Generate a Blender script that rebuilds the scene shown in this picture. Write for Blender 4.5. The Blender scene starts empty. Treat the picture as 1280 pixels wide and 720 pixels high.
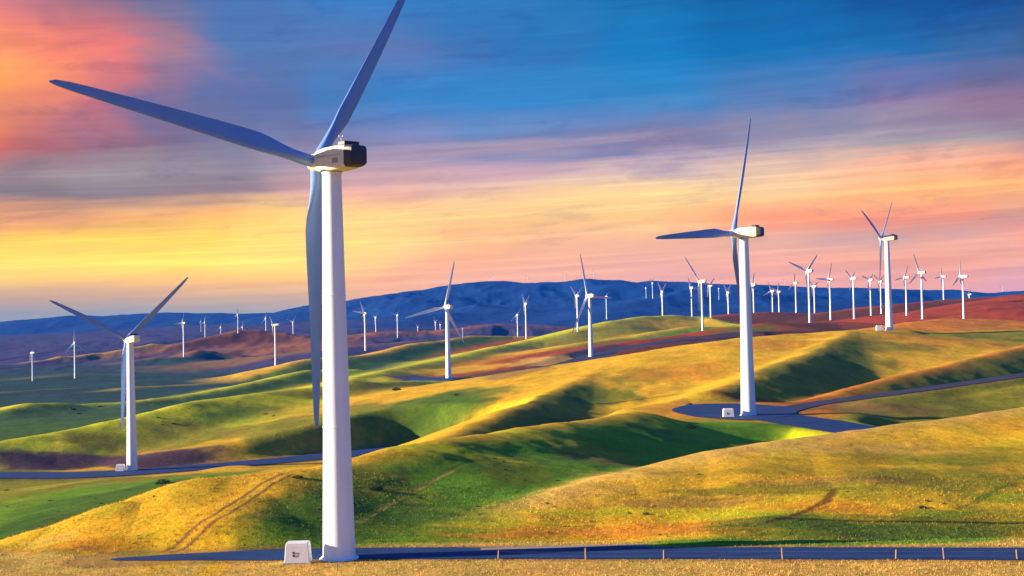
import bpy, bmesh, math, random
import numpy as np
from mathutils import Vector, Matrix
random.seed(7)
RNG = np.random.default_rng(11)
col = bpy.context.scene.collection
F = 1758.0; CAMH = 39.5; ROLL = math.radians(1.3); HOR = 400.0
EXPO = 1.65
TH = 67.0; BL = 48.0
SUN_EL = math.radians(13); SUN_DIR = Vector((-math.cos(SUN_EL)*0.995, -math.cos(SUN_EL)*0.095, math.sin(SUN_EL))).normalized()

# ------------------------------------------------------------------ geometry of the view
def ray(px, py):
    u = px-640; v = py-HOR
    x = u*math.cos(ROLL)-v*math.sin(ROLL); y = u*math.sin(ROLL)+v*math.cos(ROLL)
    return x/F, -y/F                       # x and z per metre of depth
def P(px, py, d):
    a, b = ray(px, py); return (a*d, d, CAMH+b*d)
def PZ(px, py, z):
    a, b = ray(px, py); return P(px, py, (z-CAMH)/b)
def proj(p):
    x = p[0]/p[1]*F; y = -(p[2]-CAMH)/p[1]*F
    return (640+x*math.cos(ROLL)+y*math.sin(ROLL), HOR-x*math.sin(ROLL)+y*math.cos(ROLL))

# ------------------------------------------------------------------ helpers
def link(o, parent=None):
    col.objects.link(o)
    if parent is not None: o.parent = parent
    return o
def tag(o, label=None, cat=None, group=None, kind=None):
    if label: o['label'] = label
    if cat: o['category'] = cat
    if group: o['group'] = group
    if kind: o['kind'] = kind
    return o
def empty(name, loc):
    o = bpy.data.objects.new(name, None); o.empty_display_size = 1; o.location = loc
    return link(o)
def mesh_from(name, verts, faces, mat, smooth=True):
    m = bpy.data.meshes.new(name); m.from_pydata([tuple(v) for v in verts], [], faces); m.update()
    if mat: m.materials.append(mat)
    if smooth:
        for p in m.polygons: p.use_smooth = True
    return m
def from_bm(name, bm, mat, smooth=False):
    bmesh.ops.recalc_face_normals(bm, faces=bm.faces)
    m = bpy.data.meshes.new(name); bm.to_mesh(m); bm.free(); m.materials.append(mat)
    if smooth:
        for p in m.polygons: p.use_smooth = True
    return m
def loft(rings, cap=True):
    """rings: list of equal-length lists of points"""
    n = len(rings[0]); vs = [p for r in rings for p in r]; fs = []
    for i in range(len(rings)-1):
        for j in range(n):
            a = i*n+j; b = i*n+(j+1) % n
            fs.append((a, b, b+n, a+n))
    if cap:
        fs.append(tuple(reversed(range(n)))); fs.append(tuple(range((len(rings)-1)*n, len(rings)*n)))
    return vs, fs
def box_bm(bm, c, s, bevel=0.0, taper=1.0):
    r = bmesh.ops.create_cube(bm, size=1.0)
    for v in r['verts']:
        k = taper if v.co.z > 0 else 1.0
        v.co = Vector((c[0]+v.co.x*s[0]*k, c[1]+v.co.y*s[1]*k, c[2]+v.co.z*s[2]))
    if bevel > 0:
        es = list({e for v in r['verts'] for e in v.link_edges})
        bmesh.ops.bevel(bm, geom=es, offset=bevel, segments=2, affect='EDGES', profile=0.6)

# ------------------------------------------------------------------ materials
def nodes_mat(name):
    m = bpy.data.materials.new(name); m.use_nodes = True
    nt = m.node_tree; return m, nt, nt.nodes['Principled BSDF']
def paint_mat(name, c, rough=0.45, var=0.06, scale=0.6):
    m, nt, b = nodes_mat(name)
    tc = nt.nodes.new('ShaderNodeTexCoord'); mp = nt.nodes.new('ShaderNodeMapping'); mp.inputs['Scale'].default_value = (1, 1, 0.18)
    n = nt.nodes.new('ShaderNodeTexNoise'); n.inputs['Scale'].default_value = scale; n.inputs['Detail'].default_value = 6
    r = nt.nodes.new('ShaderNodeValToRGB')
    r.color_ramp.elements[0].position = 0.3; r.color_ramp.elements[1].position = 0.7
    r.color_ramp.elements[0].color = tuple(x*(1-var*2) for x in c)+(1,); r.color_ramp.elements[1].color = tuple(c)+(1,)
    nt.links.new(tc.outputs['Object'], mp.inputs['Vector']); nt.links.new(mp.outputs['Vector'], n.inputs['Vector'])
    nt.links.new(n.outputs['Fac'], r.inputs['Fac']); nt.links.new(r.outputs['Color'], b.inputs['Base Color'])
    b.inputs['Roughness'].default_value = rough
    return m
M_white = paint_mat('white_tower_paint', (0.82, 0.87, 0.93), 0.42, .05)
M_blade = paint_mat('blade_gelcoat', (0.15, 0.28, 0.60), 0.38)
M_nac = paint_mat('nacelle_paint', (0.82, 0.72, 0.52), 0.45, 0.08, 0.9)
M_dark = paint_mat('dark_rear_cover', (0.03, 0.03, 0.045), 0.5)
M_steel = paint_mat('galvanised_steel', (0.32, 0.32, 0.34), 0.5)
M_wood = paint_mat('weathered_post_wood', (0.42, 0.24, 0.13), 0.8, 0.2, 4)
M_box = paint_mat('white_cabinet_paint', (0.78, 0.78, 0.77), 0.5)
M_concrete = paint_mat('pale_concrete', (0.45, 0.42, 0.38), 0.85, 0.15, 0.8)

def ground_mat():
    m, nt, b = nodes_mat('hill_grass'); N = nt.nodes; L = nt.links
    at = N.new('ShaderNodeAttribute'); at.attribute_name = 'Col'
    dn = N.new('ShaderNodeAttribute'); dn.attribute_name = 'Far'      # grain grows with the size of the hill it is on
    geo = N.new('ShaderNodeNewGeometry')
    sc = N.new('ShaderNodeVectorMath'); sc.operation = 'SCALE'
    L.new(geo.outputs['Position'], sc.inputs[0]); sc.inputs['Scale'].default_value = 1.0
    def noise(scale, det, rough, dist=0.0, squash=None):
        n = N.new('ShaderNodeTexNoise'); n.inputs['Scale'].default_value = scale; n.inputs['Detail'].default_value = det
        n.inputs['Roughness'].default_value = rough; n.inputs['Distortion'].default_value = dist
        if squash:
            mp = N.new('ShaderNodeMapping'); mp.inputs['Scale'].default_value = squash; mp.inputs['Rotation'].default_value = (0, 0, 0.5)
            L.new(geo.outputs['Position'], mp.inputs['Vector']); L.new(mp.outputs['Vector'], n.inputs['Vector'])
        else: L.new(geo.outputs['Position'], n.inputs['Vector'])
        return n
    nb = noise(0.045, 8, 0.62, 0.6); nm = noise(0.35, 8, 0.7, 0.3); nf = noise(2.6, 6, 0.75); ns = noise(0.10, 6, 0.65, 0.8, (1.0, 0.3, 1.0))
    def mr(n, a0, a1, b0, b1):
        x = N.new('ShaderNodeMapRange'); x.inputs[1].default_value = a0; x.inputs[2].default_value = a1; x.inputs[3].default_value = b0; x.inputs[4].default_value = b1
        L.new(n.outputs['Fac'], x.inputs[0]); return x
    # hue: part of the sward dries to straw, part stays green
    hs = N.new('ShaderNodeMixRGB'); hs.blend_type = 'MULTIPLY'
    dry = N.new('ShaderNodeValToRGB'); e = dry.color_ramp.elements
    e[0].position = 0.36; e[0].color = (0.55, 0.95, 0.55, 1); e[1].position = 0.64; e[1].color = (1.35, 1.02, 0.9, 1)
    L.new(ns.outputs['Fac'], dry.inputs['Fac'])
    L.new(at.outputs['Color'], hs.inputs[1]); L.new(dry.outputs['Color'], hs.inputs[2]); hs.inputs[0].default_value = 0.35
    v1 = mr(nb, 0.3, 0.7, 0.72, 1.22); v2 = mr(nm, 0.3, 0.7, 0.76, 1.2); v3 = mr(nf, 0.3, 0.7, 0.65, 1.3)
    def mul(a, bb):
        x = N.new('ShaderNodeMath'); x.operation = 'MULTIPLY'; L.new(a, x.inputs[0]); L.new(bb, x.inputs[1]); return x.outputs[0]
    nsp = noise(0.9, 5, .6); sp_ = mr(nsp, .60, .70, 1.0, .55)
    ntr = noise(0.22, 4, .6, 1.2, (.25, 1.6, 1.0)); tr_ = mr(ntr, .60, .68, 1.0, .78)
    val0 = mul(sp_.outputs[0], tr_.outputs[0])
    val = mul(val0, mul(mul(v1.outputs[0], v2.outputs[0]), v3.outputs[0]))
    vm = N.new('ShaderNodeVectorMath'); vm.operation = 'SCALE'; L.new(hs.outputs['Color'], vm.inputs[0]); L.new(val, vm.inputs['Scale'])
    L.new(vm.outputs['Vector'], b.inputs['Base Color'])
    b.inputs['Roughness'].default_value = 0.9
    b.inputs['Specular IOR Level'].default_value = 0.1
    bp = N.new('ShaderNodeBump'); bp.inputs['Strength'].default_value = 0.55; bp.inputs['Distance'].default_value = 0.7
    L.new(nm.outputs['Fac'], bp.inputs['Height'])
    bp2 = N.new('ShaderNodeBump'); bp2.inputs['Strength'].default_value = 0.6; bp2.inputs['Distance'].default_value = 0.16
    L.new(nf.outputs['Fac'], bp2.inputs['Height']); L.new(bp.outputs['Normal'], bp2.inputs['Normal'])
    L.new(bp2.outputs['Normal'], b.inputs['Normal'])
    return m
M_ground = ground_mat()
def road_mat(name, c1, c2, rough=0.55):
    m, nt, b = nodes_mat(name); N = nt.nodes; L = nt.links
    geo = N.new('ShaderNodeNewGeometry')
    n = N.new('ShaderNodeTexNoise'); n.inputs['Scale'].default_value = 0.25; n.inputs['Detail'].default_value = 9; n.inputs['Roughness'].default_value = 0.7
    mp = N.new('ShaderNodeMapping'); mp.inputs['Scale'].default_value = (0.35, 1.6, 1)
    L.new(geo.outputs['Position'], mp.inputs['Vector']); L.new(mp.outputs['Vector'], n.inputs['Vector'])
    r = N.new('ShaderNodeValToRGB'); e = r.color_ramp.elements
    e[0].position = 0.35; e[0].color = tuple(c1)+(1,); e[1].position = 0.68; e[1].color = tuple(c2)+(1,)
    L.new(n.outputs['Fac'], r.inputs['Fac']); L.new(r.outputs['Color'], b.inputs['Base Color'])
    b.inputs['Roughness'].default_value = rough
    b.inputs['Specular IOR Level'].default_value = .15
    bp = N.new('ShaderNodeBump'); bp.inputs['Strength'].default_value = 0.3; bp.inputs['Distance'].default_value = 0.05
    L.new(n.outputs['Fac'], bp.inputs['Height']); L.new(bp.outputs['Normal'], b.inputs['Normal'])
    return m
M_road = road_mat('blue_grey_asphalt', (0.005, 0.027, 0.095), (0.022, 0.060, 0.17), .85)
M_grit = road_mat('grey_gravel', (0.022, 0.026, 0.052), (0.050, 0.050, 0.090), 0.85)
M_pale = road_mat('pale_gravel', (0.22, 0.17, 0.16), (0.36, 0.28, 0.24), 0.9)

# ------------------------------------------------------------------ turbine table (pixels of the photograph -> distance)
# hub x, hub y, base y (or None), depth (or None), yaw (0 = seen square from behind, + = rotor to the left), blade tips, blade factor, scale, label
TURB = [
 dict(hub=(394,203), base=694, d=240, a=0.80, L=1.02, tips=[(62,103),(517,-34),(398,537)], label='largest wind turbine, in the foreground, with one blade hanging straight down beside its tower', det=True),
 dict(hub=(916,292), base=519, a=1.02, L=1.0, tips=[(811,297),(941,146),(922,400)], label='second largest turbine, standing on the blue-grey oval pad with one blade pointing up', det=True),
 dict(hub=(157,424), base=587, a=0.75, dark=False, L=0.98, tips=[(62,377),(238,342),(154,541)], label='white turbine beside the dug brown bank, its upper blades in a wide V', det=True),
 dict(hub=(1101,298), base=413, a=1.08, L=0.78, tips=[(1068,261),(1119,250),(1100,362)], label='turbine with a steep narrow V of blades and a white cabinet at its foot', det=True),
 dict(hub=(555,384), base=473, a=0.62, L=0.95, tips=[(519,396),(567,327),(570,419)], label='turbine just right of the foreground tower standing by a short dark curved road'),
 dict(hub=(733,370), base=446, a=0.7, L=0.98, tips=[(725,318),(719,411),(752,372)], label='central turbine on bare purple-grey ground with one blade reaching down left'),
 dict(hub=(873,352), base=413, a=0.8, L=0.9, tips=[(855,320),(886,356),(873,388)], label='slim turbine just left of the second largest, one blade pointing up left'),
 dict(hub=(885,357), base=398, d=2300, a=0.5, L=0.3, tips=[(879,352),(889,350),(884,372)], label='small turbine close behind the slim one left of the second largest'),
 dict(hub=(826,365), base=395, d=2500, a=0.2, L=0.42, tips=[(823,356),(831,355),(826,377)], label='small white turbine standing alone on the crest of the central green hill'),
 dict(hub=(862,360), base=390, d=2700, a=0.4, L=0.25, tips=[(861,353),(863,367),(866,360)], label='thin turbine between the central hill crest turbine and the slim one'),
 dict(hub=(908,366), base=392, d=2650, a=0.3, L=0.35, tips=[(905,357),(911,358),(908,376)], label='small turbine directly left of the second largest turbine tower'),
 dict(hub=(939,356), base=390, d=2350, a=0.5, L=0.5, tips=[(943,338),(933,360),(940,370)], label='white turbine directly right of the second largest turbine tower, one faint blade up'),
 dict(hub=(971,365), base=391, d=2650, a=0.4, L=0.35, tips=[(966,361),(972,355),(973,374)], label='small bright turbine second from left above the red grass band'),
 dict(hub=(963,364), base=391, d=2700, a=0.4, L=0.2, tips=[(962,358),(960,367),(966,367)], label='short bladed thin turbine, leftmost above the red grass band'),
 dict(hub=(992,354), base=391, d=2250, a=0.4, L=0.4, tips=[(992,338),(988,360),(996,362)], label='turbine just left of the wide V turbine on the red-brown band'),
 dict(hub=(1007,339), base=402, a=0.55, L=0.6, tips=[(983,327),(1024,316),(1009,364)], label='turbine on the red-brown band with two long blades spread in a wide V'),
 dict(hub=(1034,350), base=400, d=1950, a=0.6, L=0.62, tips=[(1043,320),(1027,349),(1037,372)], label='second turbine left of the steep V turbine, one long blade up to the right'),
 dict(hub=(1063,348), base=399, d=2000, a=0.7, L=0.36, tips=[(1057,338),(1065,341),(1062,360)], label='white turbine immediately left of the steep V turbine, with very short blades'),
 dict(hub=(1085,350), base=394, d=2100, a=0.5, L=0.32, tips=[(1080,346),(1088,344),(1085,362)], label='turbine half hidden at the left edge of the steep V turbine'),
 dict(hub=(1098,352), base=391, d=2150, a=0.5, L=0.3, tips=[(1095,346),(1101,346),(1098,364)], label='turbine mostly hidden behind the steep V turbine tower'),
 dict(hub=(1129,347), base=394, d=2050, a=0.6, L=0.5, tips=[(1136,331),(1122,350),(1131,362)], label='first turbine right of the steep V turbine, one blade up to the right'),
 dict(hub=(1148,341), base=399, d=1950, a=0.6, L=0.6, tips=[(1139,310),(1143,352),(1153,350)], label='second turbine right of the steep V turbine, long blade pointing up to the left'),
 dict(hub=(1176,346), base=376, d=2750, a=0.6, L=0.38, tips=[(1176,334),(1170,348),(1177,362)], label='small turbine on the dark ridge by the red hill between two taller ones'),
 dict(hub=(1199,346), base=398, d=2000, a=0.8, L=0.5, tips=[(1199,327),(1196,356),(1202,360)], label='rightmost tall turbine, standing behind the orange hill crest'),
 dict(hub=(1209,368), base=374, d=3300, a=0.5, L=0.3, tips=[(1206,366),(1211,363),(1210,374)], label='tiny turbine peeping over the ridge at the far right'),
 dict(hub=(1015,358), base=384, d=3300, a=0.5, L=0.3, tips=[(1013,352),(1018,354),(1015,368)], label='faint turbine in the blue haze right of the wide V turbine'),
 dict(hub=(806,360), base=373, d=6200, a=0.5, L=0.6, tips=[(802,358),(808,353),(806,369)], label='faint turbine low on the blue mountain, left one of a close pair'),
 dict(hub=(814,354), base=373, d=5600, a=0.5, L=0.5, tips=[(811,348),(816,348),(814,366)], label='faint turbine on the blue mountain, right and taller one of a close pair'),
 dict(hub=(897,361), base=374, d=5900, a=0.5, L=0.6, tips=[(894,357),(899,354),(898,370)], label='faint turbine on the blue mountain left of the second largest turbine'),
 dict(hub=(655,380), base=424, a=0.4, L=0.42, tips=[(652,369),(659,372),(655,398)], label='white turbine on the green slope left of centre, in front of the blue mountain'),
 dict(hub=(645,394), base=419, d=3300, a=0.4, L=0.38, tips=[(651,385),(642,398),(645,405)], label='fainter turbine just left of the white one on the green slope'),
 dict(hub=(719,370), base=413, a=0.5, L=0.5, tips=[(714,360),(723,362),(719,390)], label='turbine directly left and behind of the central turbine with the long lower blade'),
 dict(hub=(756,371), base=399, d=3600, a=0.5, L=0.55, tips=[(763,362),(751,373),(757,386)], label='pinkish distant turbine right of the central turbine'),
 dict(hub=(454,392), base=438, a=0.5, L=0.5, tips=[(450,391),(449,377),(456,410)], label='first turbine right of the foreground tower, on the brown hillside'),
 dict(hub=(495,394), base=421, d=3300, a=0.5, L=0.45, tips=[(490,392),(498,387),(495,408)], label='distant turbine midway between the foreground tower and the one by the curved road'),
 dict(hub=(468,397), base=416, d=4700, a=0.5, L=0.5, tips=[(464,393),(471,392),(468,408)], label='faint turbine left of the one midway, against the blue hills'),
 dict(hub=(521,409), base=418, d=5200, a=0.5, L=0.5, tips=[(517,401),(525,402),(521,416)], label='little turbine at the foot of the blue mountain, left of the curved road turbine'),
 dict(hub=(543,403), base=417, d=4900, a=0.5, L=0.5, tips=[(541,395),(547,398),(543,411)], label='faint turbine touching the left side of the curved road turbine'),
 dict(hub=(549,406), base=417, d=5300, a=0.5, L=0.4, tips=[(547,399),(552,401),(549,413)], label='faintest turbine in front of the curved road turbine blade'),
 dict(hub=(577,411), base=421, d=5600, a=0.5, L=0.4, tips=[(575,406),(581,407),(577,417)], label='tiny turbine just right of the curved road turbine'),
 dict(hub=(340,406), base=457, a=1.3, L=0.3, tips=[(339,396),(341,420),(340,410)], label='turbine just left of the foreground tower in front of a rounded reddish hill'),
 dict(hub=(227,404), base=446, a=0.8, L=0.36, tips=[(223,405),(228,395),(229,418)], label='turbine on the reddish spur right of the leftmost large turbine'),
 dict(hub=(92,429), base=473, a=0.5, L=0.62, tips=[(92,412),(79,444),(104,437)], label='turbine with three visible blades left of the leftmost large turbine'),
 dict(hub=(38,441), base=476, a=1.2, L=0.25, tips=[(38,437),(37,452),(40,446)], label='leftmost turbine, a thin pale tower on the dark hill'),
 dict(hub=(296,393), base=416, d=4200, a=0.4, L=0.45, tips=[(292,397),(296,384),(299,401)], label='thin turbine above the reddish hill between the two nearer left ones'),
 dict(hub=(255,403), base=424, d=4900, a=0.4, L=0.5, tips=[(250,406),(256,392),(259,410)], label='faint turbine in the blue plain right of the reddish spur turbine'),
 dict(hub=(275,409), base=421, d=5200, a=0.4, L=0.4, tips=[(272,412),(276,401),(279,414)], label='short faint turbine right of the faint one in the blue plain'),
 dict(hub=(302,409), base=416, d=5600, a=0.4, L=0.5, tips=[(298,411),(303,402),(306,414)], label='tiny white turbine on top of the reddish hill'),
 dict(hub=(331,398), base=415, d=4700, a=0.4, L=0.4, tips=[(328,402),(332,389),(334,404)], label='thin distant turbine on the left shoulder of the rounded reddish hill'),
 dict(hub=(365,403), base=418, d=5000, a=0.4, L=0.5, tips=[(359,400),(369,394),(366,412)], label='faint turbine between the reddish hill turbine and the foreground tower'),
 dict(hub=(250,402), base=413, d=6500, a=0.4, L=0.5, tips=[(247,406),(251,394),(253,408)], label='barely visible turbine on the far blue plain, left of the faint pair'),
]
for i, px in enumerate([659,705,741,793,835,902,980,1213,613,1252]):
    TURB.append(dict(sky=True, px=px, i=i))

# ------------------------------------------------------------------ terrain
GOLD=(0.68,0.38,0.012); STRAW=(0.62,0.37,0.07); YGREEN=(0.52,0.50,0.006); GREEN=(0.11,0.25,0.006); OLIVE=(0.22,0.20,0.010)
DGREEN=(0.060,0.13,0.008); TEAL=(0.018,0.062,0.050); RUST=(0.32,0.050,0.004); ORANGE=(0.60,0.20,0.012); MAROON=(0.12,0.035,0.008)
PURP=(0.075,0.040,0.052); BLUE=(0.008,0.045,0.20); PINK=(0.27,0.095,0.035); BROWN=(0.22,0.11,0.04); PLUM=(0.06,0.05,0.13)  # BLUE holds part of the distance haze in the mountains' ground colour
# crest points (px, py, depth), slope on the far/left side, slope on the near/right side, rounding, colour far/left, colour near/right (darker ones paint flank shade in with the grass)
RIDGES = [
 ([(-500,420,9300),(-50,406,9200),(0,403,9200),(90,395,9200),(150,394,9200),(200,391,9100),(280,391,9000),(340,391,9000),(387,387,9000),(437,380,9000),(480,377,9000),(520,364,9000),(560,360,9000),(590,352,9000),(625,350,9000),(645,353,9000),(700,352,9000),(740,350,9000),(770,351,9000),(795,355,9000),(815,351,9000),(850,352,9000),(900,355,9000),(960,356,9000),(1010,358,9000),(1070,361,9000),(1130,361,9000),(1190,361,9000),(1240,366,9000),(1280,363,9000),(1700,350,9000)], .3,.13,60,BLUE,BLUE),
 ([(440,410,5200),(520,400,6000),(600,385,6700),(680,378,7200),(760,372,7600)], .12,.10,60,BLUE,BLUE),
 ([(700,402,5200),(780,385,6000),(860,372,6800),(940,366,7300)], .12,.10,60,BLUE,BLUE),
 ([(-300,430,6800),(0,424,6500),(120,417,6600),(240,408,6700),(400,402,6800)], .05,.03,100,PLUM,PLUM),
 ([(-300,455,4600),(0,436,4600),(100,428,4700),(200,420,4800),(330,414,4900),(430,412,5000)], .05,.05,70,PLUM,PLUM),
 ([(-150,476,3000),(0,467,3000),(30,458,3050),(80,446,3200),(130,439,3300),(190,432,3400)], .2,.24,10,GOLD,BROWN),
 ([(100,482,2600),(170,452,2780),(200,447,2800),(228,445,2805),(250,439,2900),(285,441,2900),(330,455,2800)], .2,.25,9,PINK,TEAL),
 ([(170,450,3200),(225,432,3400),(275,422,3500),(300,416,3550),(330,414,3550),(352,416,3500),(387,427,3400),(425,444,3300)], .2,.25,10,PINK,MAROON),
 ([(425,432,3100),(437,423,3300),(470,415,3500),(505,416,3500),(540,419,3500),(580,412,3600),(615,405,3700),(650,411,3700),(700,414,3600),(760,408,3600)], .12,.10,30,PINK,PLUM),
 ([(400,440,2600),(440,432,2650),(490,428,2700),(540,424,2800),(600,421,2850)], .1,.12,20,BROWN,PLUM),
 ([(-100,486,2150),(0,478,2200),(40,475,2250),(65,471,2280),(93,473,2650),(130,478,2400),(170,474,2300),(240,477,2300),(300,477,2350),(360,462,2450)], .1,.07,20,OLIVE,TEAL),
 ([(-60,497,1700),(0,492,1750),(80,488,1850),(150,490,1900),(240,493,1900),(330,486,1950)], .2,.22,12,OLIVE,TEAL),
 ([(40,489,2000),(110,483,2100),(190,480,2150),(280,484,2150)], .2,.22,12,BROWN,TEAL),
 ([(180,470,2450),(240,462,2550),(300,458,2600),(370,462,2500)], .2,.25,12,BROWN,MAROON),
 # light crests left behind the foreground tower
 ([(60,512,1650),(90,505,1700),(144,489,1750),(173,485,1800),(231,484,1850),(295,480,1900),(320,468,1950),(361,456,2000),(387,450,2050),(437,447,2100),(495,435,2300),(550,426,2450),(585,421,2550),(640,422,2600),(700,425,2500)], .2,.24,10,GOLD,DGREEN),
 ([(-80,526,1250),(0,514,1300),(36,504,1350),(72,504,1380),(90,506,1400),(166,502,1400),(202,498,1450),(253,491,1500),(320,477,1600),(387,462,1700),(440,462,1700)], .2,.24,8,YGREEN,DGREEN),
 ([(425,478,1350),(445,472,1400),(480,463,1480),(545,451,1650),(595,440,1800),(640,431,1950),(665,424,2000),(715,412,2050),(765,401,2100),(802,396,2150),(840,394,2180),(870,396,2180),(910,404,2100),(960,408,2000)], .2,.22,10,YGREEN,OLIVE),
 ([(520,468,1500),(600,458,1560),(660,446,1650),(720,430,1750),(790,420,1850),(860,408,1930),(905,408,1930)], .16,.22,8,GOLD,GREEN),
 # right background
 ([(880,398,2400),(920,393,2500),(960,391,2500),(1010,393,2500),(1067,397,2400),(1100,387,2400),(1130,379,2450),(1167,375,2500),(1245,372,2500),(1300,366,2500),(1500,360,2500)], .12,.10,20,RUST,MAROON),
 ([(1150,404,1950),(1190,397,2000),(1230,387,2050),(1280,370,2100),(1400,352,2150)], .12,.14,14,RUST,RUST),
 ([(900,412,1650),(960,403,1700),(1000,402,1750),(1050,402,1750),(1100,406,1650)], .12,.10,10,RUST,MAROON),
 ([(1095,414,1250),(1115,409,1300),(1147,402,1350),(1185,398,1400),(1235,399,1400),(1280,401,1400),(1450,405,1400)], .14,.10,12,ORANGE,ORANGE),
 # R4: long hill behind the foreground tower
 ([(-200,585,700),(0,552,780),(72,539,810),(152,523,850),(253,500,920),(340,489,970),(397,483,1000),(440,478,1050),(520,475,1150),(600,477,1180),(640,474,1150),(700,462,1050)], .25,.24,7,YGREEN,OLIVE),
 ([(440,478,1050),(435,500,950),(470,530,850),(505,553,775)], .22,.25,9,OLIVE,OLIVE),
 # R3: high gold hills
 ([(690,466,1020),(735,456,1000),(790,446,980),(850,434,960),(900,426,960),(940,421,970),(1000,417,980),(1040,414,990),(1068,413,1000)], .14,.13,8,GOLD,GOLD),
 ([(1075,415,1010),(1110,415,1035),(1180,415,1040),(1280,411,1050),(1500,400,1050)], .14,.15,8,GOLD,OLIVE),
 ([(540,553,560),(590,530,620),(640,510,690),(690,489,770),(740,469,860),(790,452,950)], .33,.33,6,GOLD,DGREEN),
 ([(790,520,540),(850,500,590),(900,485,640),(954,462,730),(1017,439,850),(1060,416,970)], .33,.33,6,GOLD,OLIVE),
 ([(980,508,560),(1050,489,620),(1130,469,690),(1200,452,760),(1280,432,850),(1400,405,960)], .33,.33,6,ORANGE,OLIVE),
 ([(1080,500,560),(1180,492,590),(1300,480,600),(1450,470,600)], .15,.15,8,OLIVE,OLIVE),
 # R2: hill with the tyre tracks, running to the pad of the second turbine
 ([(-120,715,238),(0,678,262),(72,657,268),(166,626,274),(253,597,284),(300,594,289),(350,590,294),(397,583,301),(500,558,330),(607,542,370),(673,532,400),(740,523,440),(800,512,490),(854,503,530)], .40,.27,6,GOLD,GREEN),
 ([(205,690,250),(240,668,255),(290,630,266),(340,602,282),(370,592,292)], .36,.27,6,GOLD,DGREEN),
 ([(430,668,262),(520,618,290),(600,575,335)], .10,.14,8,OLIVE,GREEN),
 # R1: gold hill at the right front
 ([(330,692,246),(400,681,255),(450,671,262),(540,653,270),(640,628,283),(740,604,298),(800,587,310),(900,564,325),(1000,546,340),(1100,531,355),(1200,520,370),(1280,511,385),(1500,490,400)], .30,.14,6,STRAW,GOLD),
 ([(860,668,252),(950,640,268),(1040,610,290),(1160,575,318),(1300,545,345)], .10,.16,5,YGREEN,OLIVE),
]
def vnoise(x, y, seed):
    xi = np.floor(x).astype(np.int64); yi = np.floor(y).astype(np.int64); fx = x-xi; fy = y-yi
    fx = fx*fx*(3-2*fx); fy = fy*fy*(3-2*fy)
    def h(a, b):
        n = (a*374761393+b*668265263+seed*974711) & 0xffffffff
        n = ((n ^ (n >> 13))*1274126177) & 0xffffffff
        return ((n ^ (n >> 16)) & 0xffff)/65535.0
    return (h(xi, yi)*(1-fx)+h(xi+1, yi)*fx)*(1-fy)+(h(xi, yi+1)*(1-fx)+h(xi+1, yi+1)*fx)*fy
def fbm(x, y, seed, octv=4, ridged=False):
    s = 0; a = 1; t = 0
    for o in range(octv):
        n = vnoise(x, y, seed+o*17)
        if ridged: n = 1-abs(2*n-1)
        s = s+a*n; t += a; a *= .5; x = x*2.03+3.1; y = y*1.97+1.7
    return s/t-0.5
def sstep(a, b, x):
    t = np.clip((x-a)/(b-a), 0, 1); return t*t*(3-2*t)
def poly_dist(X, Y, pts, want_side=True):
    """distance to a polyline, its z there, sign (+ = left of travel)"""
    best = np.full(X.shape, 1e18); z = np.zeros(X.shape); sg = np.ones(X.shape)
    for (x0, y0, z0), (x1, y1, z1) in zip(pts[:-1], pts[1:]):
        dx, dy = x1-x0, y1-y0; l2 = dx*dx+dy*dy+1e-9
        t = np.clip(((X-x0)*dx+(Y-y0)*dy)/l2, 0, 1)
        ex = X-(x0+t*dx); ey = Y-(y0+t*dy); dd = ex*ex+ey*ey
        m = dd < best
        best = np.where(m, dd, best); z = np.where(m, z0+t*(z1-z0), z)
        if want_side: sg = np.where(m, np.where(dx*ey-dy*ex > 0, 1.0, -1.0), sg)
    return np.sqrt(best), z, sg

def ridge_height(X, Y, pts, sl, sr, r):
    H = np.full(X.shape, -1e9); near = np.full(X.shape, 1e18); sg = np.ones(X.shape)
    for (x0, y0, z0), (x1, y1, z1) in zip(pts[:-1], pts[1:]):
        dx, dy = x1-x0, y1-y0; l2 = dx*dx+dy*dy+1e-9
        t = np.clip(((X-x0)*dx+(Y-y0)*dy)/l2, 0, 1)
        ex = X-(x0+t*dx); ey = Y-(y0+t*dy); dd = ex*ex+ey*ey
        # the flank's slope changes smoothly round the end of the crest
        sd = (dx*ey-dy*ex)/np.sqrt(l2)/(np.sqrt(dd)+r*.5)
        sl_ = sr+(sl-sr)*(0.5+0.5*np.clip(sd*1.3, -1, 1))
        H = np.maximum(H, z0+t*(z1-z0)-sl_*(np.sqrt(dd+r*r)-r))
        m = dd < near; near = np.where(m, dd, near); sg = np.where(m, np.clip(sd*1.6, -1, 1), sg)
    return H, np.sqrt(near), sg
CORR = []      # (points, half width, blend)
def corridor(pts, w, b): CORR.append((pts, w, b))
def base_plane(X, Y):
    D = np.sqrt(X*X+Y*Y)
    az = X/np.maximum(Y, 1)
    left = 1-sstep(-0.2, 0.05, az)
    mid = -12-26*left*sstep(300, 520, Y)-10*(1-left)*sstep(450, 600, Y)*(1-sstep(1000, 1300, Y))
    z = mid*(1-sstep(2200, 5500, Y))+(-2)*sstep(2200, 5500, Y)
    z = np.where(Y < 0, -12, z)
    right = sstep(0.05, 0.25, az)*sstep(500, 1100, Y)*(1-sstep(3000, 6000, Y))
    return z+right*22
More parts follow.
